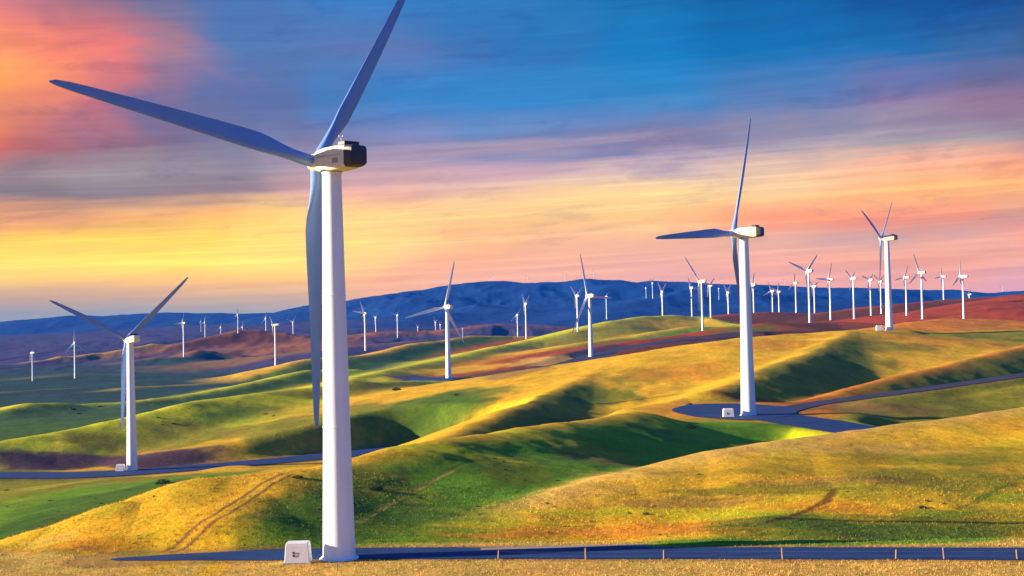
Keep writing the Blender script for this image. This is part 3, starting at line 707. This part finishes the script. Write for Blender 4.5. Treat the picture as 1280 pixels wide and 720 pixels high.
# ------------------------------------------------------------------ transformer cabinets
def cabinet(px, py, size, label, base_t, mark=True, dz=0):
    h = hit(px, py)
    b = base_t['basep']; d = b.y-3 if base_t else h[1]
    p = Vector(P(px, py, d)); z = gsample(p.x, p.y)
    w, dp, ht = size
    r = empty('transformer_cabinet', (p.x, p.y, z)); tag(r, label, 'electrical cabinet', 'transformer cabinets beside turbine towers')
    bm = bmesh.new(); box_bm(bm, (0, 0, ht*.46+.12), (w, dp, ht*.92), .12, .90); link(bpy.data.objects.new('body', from_bm('body', bm, M_box)), r)
    bm = bmesh.new(); box_bm(bm, (0, 0, ht*.94+.2), (w*.90, dp*.90, ht*.1), .12, .92); link(bpy.data.objects.new('roof', from_bm('roof', bm, M_box)), r)
    bm = bmesh.new(); box_bm(bm, (0, 0, .0), (w*1.12, dp*1.12, .5), .04); link(bpy.data.objects.new('plinth', from_bm('plinth', bm, M_concrete)), r)
    if mark:
        bm = bmesh.new(); y = -dp/2+.07
        box_bm(bm, (-w*.12, y-.05, ht*.56), (.42, .05, .3), .03); box_bm(bm, (-w*.12, y-.06, ht*.42), (.36, .05, .42), .03)
        link(bpy.data.objects.new('vent', from_bm('vent', bm, M_dark)), r)
    return r
cabinet(373, 700, (4.2, 3.0, 3.3), 'white tapered cabinet at the foot of the foreground turbine, with a small dark vent', TURB[0])
cabinet(909, 521, (4.0, 3.0, 2.9), 'white cabinet on the oval pad beside the second largest turbine', TURB[1])
cabinet(151, 588, (4.2, 3.0, 3.4), 'white cabinet left of the turbine by the dug brown bank', TURB[2], False)
cabinet(1098, 414, (4.6, 3.4, 3.6), 'white cabinet left of the steep V turbine on the right hilltop', TURB[3], False)

# ------------------------------------------------------------------ fence along the near road
def fence():
    pxs = [622, 731, 828, 976, 1117, 1177, 1268, 1360]
    pts = []
    for px in pxs:
        p = PZ(px, 698.2+(0 if px < 900 else -.3), 0.0); pts.append(Vector((p[0], p[1], gsample(p[0], p[1]))))
    root = empty('wire_fence', pts[0]); tag(root, 'low wooden post and wire fence along the near edge of the front road', 'fence')
    for i, p in enumerate(pts):
        bm = bmesh.new(); tall = 1.9 if i % 2 else 1.55
        bmesh.ops.create_cone(bm, cap_ends=True, segments=8, radius1=.14, radius2=.12, depth=tall+.6)
        for v in bm.verts: v.co.z += tall/2-.3; v.co.x += v.co.z*random.uniform(-.01, .01)
        o = link(bpy.data.objects.new('post', from_bm('post', bm, M_wood)), root); o.location = p-pts[0]; o.rotation_euler = (random.uniform(-.05, .05), random.uniform(-.09, .09), 0)
    for hgt in (.6, 1.3):
        bm = bmesh.new()
        for a, b in zip(pts[:-1], pts[1:]):
            n = 4; pr = None
            for k in range(n+1):
                q = a.lerp(b, k/n)-pts[0]; q.z += hgt-.08*math.sin(math.pi*k/n)
                rr = [bm.verts.new(q+Vector((0, .006*math.cos(t), .006*math.sin(t)))) for t in (0, 2.1, 4.2)]
                if pr:
                    for j in range(3): bm.faces.new((pr[j], pr[(j+1) % 3], rr[(j+1) % 3], rr[j]))
                pr = rr
        link(bpy.data.objects.new('wire', from_bm('wire', bm, M_steel)), root)
fence()
# short marker stakes in the front grass
for px, py, lab in [(627, 711, 'short dark wooden stake in the dry grass at the very front'), (422, 712, 'thin wooden stake in the front grass below the foreground tower')]:
    h = hit(px, py)
    if h:
        bm = bmesh.new(); box_bm(bm, (0, 0, .5), (.14, .14, 1.5), .02); o = link(bpy.data.objects.new('wooden_stake', from_bm('wooden_stake', bm, M_wood)))
        o.location = (h[0], h[1], h[2]); tag(o, lab, 'stake')

# ------------------------------------------------------------------ shrubs
def leaf_mat(name, c):
    m, nt, b = nodes_mat(name); n = nt.nodes.new('ShaderNodeTexNoise'); n.inputs['Scale'].default_value = 1.5
    g = nt.nodes.new('ShaderNodeNewGeometry'); r = nt.nodes.new('ShaderNodeValToRGB')
    r.color_ramp.elements[0].color = tuple(x*.5 for x in c)+(1,); r.color_ramp.elements[1].color = tuple(x*1.5 for x in c)+(1,)
    nt.links.new(g.outputs['Position'], n.inputs['Vector']); nt.links.new(n.outputs['Fac'], r.inputs['Fac']); nt.links.new(r.outputs['Color'], b.inputs['Base Color'])
    b.inputs['Roughness'].default_value = .8; return m
M_leaf = leaf_mat('shrub_leaves', (0.035, 0.07, 0.02)); M_tuft = leaf_mat('dry_grass_blades', (0.50, 0.30, 0.05)); 
M_tuft, _nt, _b = nodes_mat('grass_blades'); _a = _nt.nodes.new('ShaderNodeAttribute'); _a.attribute_name = 'Col'; _nt.links.new(_a.outputs['Color'], _b.inputs['Base Color']); _b.inputs['Roughness'].default_value = .8
def shrub_mesh(R, H, n, seed):
    rg = random.Random(seed); bm = bmesh.new()
    for k in range(n):
        t = rg.uniform(0, 6.28); r = R*math.sqrt(rg.random()); z = H*(.12+.88*rg.random()*math.sqrt(max(0, 1-(r/R)**2)))
        c = Vector((r*math.cos(t), r*math.sin(t), z)); s = R*rg.uniform(.1, .2)
        a = Vector((rg.gauss(0, 1), rg.gauss(0, 1), rg.gauss(0, 1))).normalized(); b = a.orthogonal().normalized()
        bm.faces.new([bm.verts.new(c+a*s), bm.verts.new(c+b*s*.6), bm.verts.new(c-a*s), bm.verts.new(c-b*s*.6)])
    m = bpy.data.meshes.new('shrub'); bm.to_mesh(m); bm.free(); m.materials.append(M_leaf); return m
SH = [shrub_mesh(1, .9, 260, k) for k in range(3)]
SHR = [(495,488,4.5,'dark round shrub on the olive slope right of the foreground tower, left of a pair'),
       (568,494,3.2,'dark shrub on the olive slope below the curved road turbine'),
       (470,612,2.0,'small dark shrub beside the foreground tower on the green slope'),
       (372,597,1.6,'small shrub on the gold crest left of the foreground tower'),
       (806,642,1.0,'tiny shrub low on the gold hill right of centre'),
       (1150,634,1.2,'small dark shrub high on the gold hill at the right'),
       (860,506,2.2,'shrub on the left rim of the oval pad'),
       (862,535,2.4,'dark shrub on the green bank below the oval pad'),
       (205,604,3.0,'dark shrub under the left road near the hill edge'),
       (90,512,5.0,'dark shrub on the yellow crest at the left')]
for i, (px, py, r, lab) in enumerate(SHR):
    h = hit(px, py)
    if not h: continue
    o = link(bpy.data.objects.new('shrub', SH[i % 3])); o.location = (h[0], h[1], h[2]-.1); o.scale = (r*.7, r*.7, r*.55); o.rotation_euler = (0, 0, i*1.3)
    tag(o, lab, 'shrub', 'dark shrubs scattered on the slopes')

WHERE = ['on the gold hill front right', 'on the green bowl right of the foreground tower', 'on the yellow-green ridge behind the left turbine', 'on the dark green valley floor at far left']
AREAS = [((700, 590, 1270, 670), 16), ((450, 560, 700, 640), 12), ((10, 505, 380, 545), 12), ((5, 610, 200, 650), 8)]
rg_ = random.Random(3)
for (x0, y0, x1, y1), n in AREAS:
    wh = WHERE[[a_[0] for a_ in AREAS].index((x0, y0, x1, y1))]
    for k in range(n):
        h = hit(rg_.uniform(x0, x1), rg_.uniform(y0, y1))
        if not h: continue
        r = rg_.uniform(.25, .55)*(1+max(0, h[1]-330)/260)
        o = link(bpy.data.objects.new('shrub', SH[k % 3])); o.location = (h[0], h[1], h[2]-.05); o.scale = (r, r*.8, r*.6); o.rotation_euler = (0, 0, k*1.7)
        tag(o, 'tiny dark low bush '+wh, 'shrub', 'tiny bushes '+wh)
# ------------------------------------------------------------------ grass tufts on the front slopes (one mass)
def csample(x, y):
    r = math.hypot(x, y); a = math.atan2(x, y)
    return GC[min(np.searchsorted(RR, r), len(RR)-1), min(np.searchsorted(AZ, a), len(AZ)-1)]
def tufts(name, n, mat, region, seed, keep):
    cs = []
    rg = np.random.default_rng(seed)
    px = rg.uniform(region[0], region[2], n); d = rg.uniform(region[1], region[3], n)
    vs = []; fs = []
    for a, y in zip(px, d):
        x = (a-640)/F*y
        if not keep(x, y): continue
        z = gsample(x, y); cc = csample(x, y)*rg.uniform(.85, 1.15)
        for k in range(4):
            cs += [cc*.75, cc*.75, cc*1.15]
            h = rg.uniform(.15, .42); ox, oy = rg.normal(0, .16, 2); w = rg.uniform(.025, .06); t = rg.uniform(0, 3.14); lx, ly = rg.normal(0, .14, 2)
            i = len(vs); c, s_ = math.cos(t)*w, math.sin(t)*w
            vs += [(x+ox-c, y+oy-s_, z-.05), (x+ox+c, y+oy+s_, z-.05), (x+ox+lx, y+oy+ly, z+h)]; fs.append((i, i+1, i+2))
    m = mesh_from(name, vs, fs, mat, False); o = link(bpy.data.objects.new(name, m))
    ca = m.color_attributes.new('Col', 'FLOAT_COLOR', 'POINT'); ca.data.foreach_set('color', np.concatenate([np.array(cs), np.ones((len(cs), 1))], 1).astype(np.float32).ravel()); return o
nr_np = [(p[0], p[1], p[2]) for p in near_road]
def off_road(x, y):
    d, _, _ = poly_dist(np.array([x]), np.array([y]), nr_np, False); return d[0] > 6.3
g1 = tufts('dry_grass', 22000, M_tuft, (-60, 198, 1340, 300), 5, off_road); tag(g1, 'dry straw coloured grass tufts', 'grass', kind='stuff')

# ------------------------------------------------------------------ haze
DENS = 4.5e-5; HB = 10600.0; HT = 430.0
hm = bpy.data.materials.new('haze_air'); hm.use_nodes = True; nt = hm.node_tree; nt.nodes.clear()
out = nt.nodes.new('ShaderNodeOutputMaterial'); pv = nt.nodes.new('ShaderNodeVolumePrincipled')
pv.inputs['Color'].default_value = (0.01, 0.14, 0.62, 1); pv.inputs['Density'].default_value = DENS; pv.inputs['Anisotropy'].default_value = 0.0
nt.links.new(pv.outputs[0], out.inputs['Volume'])
zmin = float(GZ.min())-1
RB = 13600.0
bm = bmesh.new(); box_bm(bm, (0, 0, (HT+zmin)/2), (2*RB, 2*RB, HT-zmin)); hz = link(bpy.data.objects.new('haze', from_bm('haze', bm, hm))); tag(hz, 'thin blue air over the far hills', 'haze', kind='stuff')

# ------------------------------------------------------------------ sky
ROWS = [-10, 0, 60, 120, 180, 210, 240, 270, 300, 330, 350, 370, 392]
SKYC = {
 0:   [(210,115,125),(235,122,120),(255,158,100),(255,165,75),(215,100,92),(150,125,138),(128,114,134),(225,150,118),(252,190,95),(255,218,70),(255,205,70),(205,165,150),(150,155,180)],
 80: [(180,110,140),(205,118,128),(250,135,110),(225,130,110),(175,98,112),(150,133,142),(125,112,130),(232,160,118),(252,195,96),(255,222,80),(255,200,85),(205,165,150),(150,155,180)],
 240: [(80,100,160),(105,108,150),(165,118,140),(120,105,150),(118,103,138),(145,133,150),(140,120,140),(245,180,120),(253,205,105),(255,224,110),(252,190,115),(205,165,152),(152,156,180)],
 160: [(110,105,150),(150,108,132),(228,118,118),(192,112,128),(150,103,128),(152,140,150),(132,118,138),(238,170,118),(252,200,98),(255,222,95),(255,195,105),(205,165,152),(150,155,180)],
 320: [(60,105,175),(70,110,175),(78,115,175),(88,108,165),(115,113,155),(140,130,150),(150,125,145),(250,195,125),(255,213,118),(255,226,128),(252,190,128),(208,168,155),(155,158,180)],
 480: [(40,115,190),(48,120,190),(92,115,175),(48,124,195),(132,130,175),(180,150,170),(222,162,160),(250,205,140),(255,205,138),(246,180,148),(240,170,150),(236,175,156),(220,170,160)],
 640: [(35,115,185),(42,118,185),(48,110,180),(48,130,200),(110,125,175),(202,162,176),(236,190,160),(250,200,140),(246,182,140),(240,170,150),(240,176,164),(236,172,166),(225,168,165)],
 800: [(10,105,175),(18,114,180),(8,120,190),(44,130,196),(128,120,165),(205,176,180),(250,210,150),(250,196,138),(236,176,154),(234,170,164),(234,170,170),(232,168,175),(228,168,175)],
 960: [(0,85,160),(0,95,166),(0,110,180),(80,120,180),(155,140,165),(228,190,170),(250,203,148),(250,152,124),(226,170,160),(235,166,160),(236,166,165),(232,164,172),(228,166,178)],
 1120:[(0,75,150),(0,84,156),(20,104,175),(132,115,160),(165,155,166),(240,175,150),(255,186,130),(242,140,122),(202,160,165),(236,160,150),(232,160,160),(226,160,175),(220,160,182)],
 1280:[(15,60,130),(20,70,140),(60,95,150),(140,110,145),(150,135,155),(240,150,122),(250,175,120),(205,150,148),(236,155,145),(228,165,170),(215,160,190),(212,160,192),(210,160,190)],
}
def s2l(c): 
    return [((x/255)/12.92 if x/255 <= .04045 else ((x/255+.055)/1.055)**2.4) for x in c]
EX = 2**EXPO
INSC = (0.004, 0.035, 0.19)
w = bpy.data.worlds.new('World'); bpy.context.scene.world = w; w.use_nodes = True; nt = w.node_tree; N = nt.nodes; L = nt.links; N.clear()
out = N.new('ShaderNodeOutputWorld'); tc = N.new('ShaderNodeTexCoord'); sp = N.new('ShaderNodeSeparateXYZ'); L.new(tc.outputs['Generated'], sp.inputs[0])
def math_(op, a, b=None, c=None):
    n = N.new('ShaderNodeMath'); n.operation = op
    for i, v in enumerate((a, b, c)):
        if v is None: continue
        if isinstance(v, (int, float)): n.inputs[i].default_value = v
        else: L.new(v, n.inputs[i])
    return n.outputs[0]
az = math_('ARCTAN2', sp.outputs['X'], sp.outputs['Y']); el = math_('ARCSINE', sp.outputs['Z'])
VMAX = 0.26
def noise_uv(su, sv, slant, scale, det, rough, seed):
    cb = N.new('ShaderNodeCombineXYZ')
    L.new(math_('MULTIPLY', az, su), cb.inputs[0]); L.new(math_('ADD', math_('MULTIPLY', el, sv), math_('MULTIPLY', az, slant*sv)), cb.inputs[1]); cb.inputs[2].default_value = seed
    n = N.new('ShaderNodeTexNoise'); n.inputs['Scale'].default_value = scale; n.inputs['Detail'].default_value = det; n.inputs['Roughness'].default_value = rough; n.inputs['Distortion'].default_value = .4
    L.new(cb.outputs[0], n.inputs['Vector']); return n.outputs['Fac']
na1 = noise_uv(3.0, 14, -.03, 1.6, 6, .6, 1.3); na2 = noise_uv(2.0, 46, -.05, 1.4, 5, .62, 7.7); na3 = noise_uv(7, 9, .1, 1.3, 3, .5, 4.4)
amp = math_('MULTIPLY', math_('MINIMUM', math_('MULTIPLY', el, 9.0), 1.0), 0.036)
v = math_('ADD', el, math_('MULTIPLY', math_('SUBTRACT', na1, .5), amp))
v = math_('ADD', v, math_('MULTIPLY', math_('SUBTRACT', na2, .5), math_('MULTIPLY', amp, 0.75)))
u = math_('ADD', az, math_('MULTIPLY', math_('SUBTRACT', na3, .5), .2))
vn = math_('DIVIDE', math_('ADD', v, .02), VMAX+.02)
def ramp(stops):
    r = N.new('ShaderNodeValToRGB'); cr = r.color_ramp; cr.interpolation = 'LINEAR'
    while len(cr.elements) > 1: cr.elements.remove(cr.elements[-1])
    for i, (p, c) in enumerate(sorted(stops)):
        e = cr.elements[0] if i == 0 else cr.elements.new(p)
        e.position = p; e.color = (c[0], c[1], c[2], 1)
    L.new(vn, r.inputs['Fac']); return r.outputs['Color']
cols = []
for px in sorted(SKYC):
    st = []
    for row, c in zip(ROWS, SKYC[px]):
        a0, b0 = ray(px, row); e = math.atan2(b0, math.sqrt(1+a0*a0))
        lin = [x*1.08/EX for x in s2l(c)]
        path = min(RB, (HT-CAMH)/max(math.sin(e), 1e-3)); T = math.exp(-DENS*path)
        lin = [max(0, (x-i_*(1-T))/T) for x, i_ in zip(lin, INSC)]
        st.append(((e+.02)/(VMAX+.02), lin))
    st.append((1.0, [0.02/EX, .14/EX, .42/EX]))
    lo = st[-2][1]; st.append((0.0, lo))
    cols.append(((px-640)/F, ramp(st)))
BACK = [0.03/EX, 0.17/EX, 0.62/EX]
warm = [0.40/EX, 0.22/EX, 0.14/EX]
def flat(c0, c1): return ramp([(0, c0), (.3, c0), (1, c1)])
cols = [(-3.15, flat([.016, .060, .24], BACK)), (-2.2, flat([.018, .065, .24], BACK)), (-1.6, flat(warm, [.06, .08, .18])), (-.8, flat(warm, [.25, .12, .13]))]+cols+[(.7, flat([.05, .06, .14], BACK)), (1.6, flat([.016, .065, .27], BACK)), (3.15, flat([.016, .060, .24], BACK))]
cur = cols[0][1]
for (u0, _), (u1, c1) in zip(cols[:-1], cols[1:]):
    mr = N.new('ShaderNodeMapRange'); mr.interpolation_type = 'SMOOTHSTEP' if abs(u0) < .4 else 'LINEAR'; mr.inputs[1].default_value = u0; mr.inputs[2].default_value = u1; L.new(u, mr.inputs[0])
    mx = N.new('ShaderNodeMixRGB'); L.new(mr.outputs[0], mx.inputs[0]); L.new(cur, mx.inputs[1]); L.new(c1, mx.inputs[2]); cur = mx.outputs[0]
# fine streaks in the cloud
st1 = noise_uv(3.0, 60, -.05, 1.3, 7, .65, 2.2)
mrs = N.new('ShaderNodeMapRange'); mrs.inputs[1].default_value = .3; mrs.inputs[2].default_value = .7; mrs.inputs[3].default_value = .91; mrs.inputs[4].default_value = 1.09; L.new(st1, mrs.inputs[0])
vs_ = N.new('ShaderNodeVectorMath'); vs_.operation = 'SCALE'; L.new(cur, vs_.inputs[0]); L.new(mrs.outputs[0], vs_.inputs['Scale'])
def band(nz, lo, hi, f0, f1):
    m_ = N.new('ShaderNodeMapRange'); m_.interpolation_type = 'SMOOTHSTEP'
    for i, v_ in enumerate((lo, hi, f0, f1)): m_.inputs[i+1].default_value = v_
    L.new(nz, m_.inputs[0]); return m_.outputs[0]
cl1 = noise_uv(5, 26, -.08, 1.5, 10, .62, 12.4); cl2 = noise_uv(9, 40, -.06, 1.4, 10, .66, 23.1)
hi_ = band(el, .02, .07, .25, 1.0)
for nz, lo, hi, tint, amt in ((cl1, .50, .66, (1.10, 1.10, 1.05), .9), (cl2, .54, .68, (.78, .80, .90), .8)):
    tn = N.new('ShaderNodeMixRGB'); tn.blend_type = 'MULTIPLY'; L.new(math_('MULTIPLY', band(nz, lo, hi, 0, amt), hi_), tn.inputs[0]); L.new(vs_.outputs[0] if tint[0] > 1 else lastc, tn.inputs[1]); tn.inputs[2].default_value = tint+(1,)
    lastc = tn.outputs[0]
st3 = noise_uv(2.2, 150, -.03, 1.2, 8, .6, 31.7)
tn = N.new('ShaderNodeMixRGB'); tn.blend_type = 'MULTIPLY'; L.new(math_('MULTIPLY', math_('MULTIPLY', band(st3, .48, .62, 0, 1.0), band(el, .004, .03, 0, 1)), band(el, .09, .15, 1, .35)), tn.inputs[0]); L.new(lastc, tn.inputs[1]); tn.inputs[2].default_value = (1.12, 1.16, 1.14, 1); lastc = tn.outputs[0]
# overhead the cloud gives way to blue
zen = N.new('ShaderNodeMapRange'); zen.inputs[1].default_value = .25; zen.inputs[2].default_value = .7; L.new(el, zen.inputs[0])
mz = N.new('ShaderNodeMixRGB'); L.new(zen.outputs[0], mz.inputs[0]); L.new(lastc, mz.inputs[1]); mz.inputs[2].default_value = (.03/EX, .17/EX, .62/EX, 1)
bg1 = N.new('ShaderNodeBackground'); L.new(mz.outputs[0], bg1.inputs[0]); bg1.inputs[1].default_value = 1.0
sky = N.new('ShaderNodeTexSky'); sky.sky_type = 'NISHITA'; sky.sun_disc = False; sky.sun_elevation = SUN_EL; sky.sun_rotation = math.atan2(SUN_DIR.x, SUN_DIR.y); sky.dust_density = 1.5
bg2 = N.new('ShaderNodeBackground'); L.new(sky.outputs[0], bg2.inputs[0]); bg2.inputs[1].default_value = 0.05
ms = N.new('ShaderNodeMixShader'); ms.inputs[0].default_value = 0.03; L.new(bg1.outputs[0], ms.inputs[1]); L.new(bg2.outputs[0], ms.inputs[2]); L.new(ms.outputs[0], out.inputs['Surface'])

# ------------------------------------------------------------------ sun, camera, settings
sl = bpy.data.lights.new('sun', 'SUN'); sl.energy = 5.0; sl.angle = math.radians(.6); sl.color = (1.0, .80, .56)
so = link(bpy.data.objects.new('sun', sl)); so.rotation_euler = (-SUN_DIR).to_track_quat('-Z', 'Y').to_euler()
cam = bpy.data.cameras.new('camera'); co_ = link(bpy.data.objects.new('camera', cam)); bpy.context.scene.camera = co_
cam.sensor_width = 36; cam.lens = 36*F/1280; cam.clip_start = 1; cam.clip_end = 60000
pitch = math.atan((HOR-360)/F)
fw = Vector((0, math.cos(pitch), math.sin(pitch)))
upv = Vector((0, -math.sin(pitch), math.cos(pitch))); rt = Vector((1, 0, 0))
rr_ = rt*math.cos(ROLL)-upv*math.sin(ROLL)*-1*-1; uu = upv*math.cos(ROLL)+rt*math.sin(ROLL)
co_.matrix_world = Matrix((rr_, uu, -fw)).transposed().to_4x4(); co_.location = (0, 0, CAMH)
sc = bpy.context.scene
sc.view_settings.view_transform = 'Standard'; sc.view_settings.look = 'None'; sc.view_settings.exposure = EXPO; sc.view_settings.gamma = 1; sc.view_settings.use_curve_mapping = False
sc.cycles.use_denoising = True; sc.cycles.volume_bounces = 0; sc.cycles.max_bounces = 5; sc.cycles.transparent_max_bounces = 8
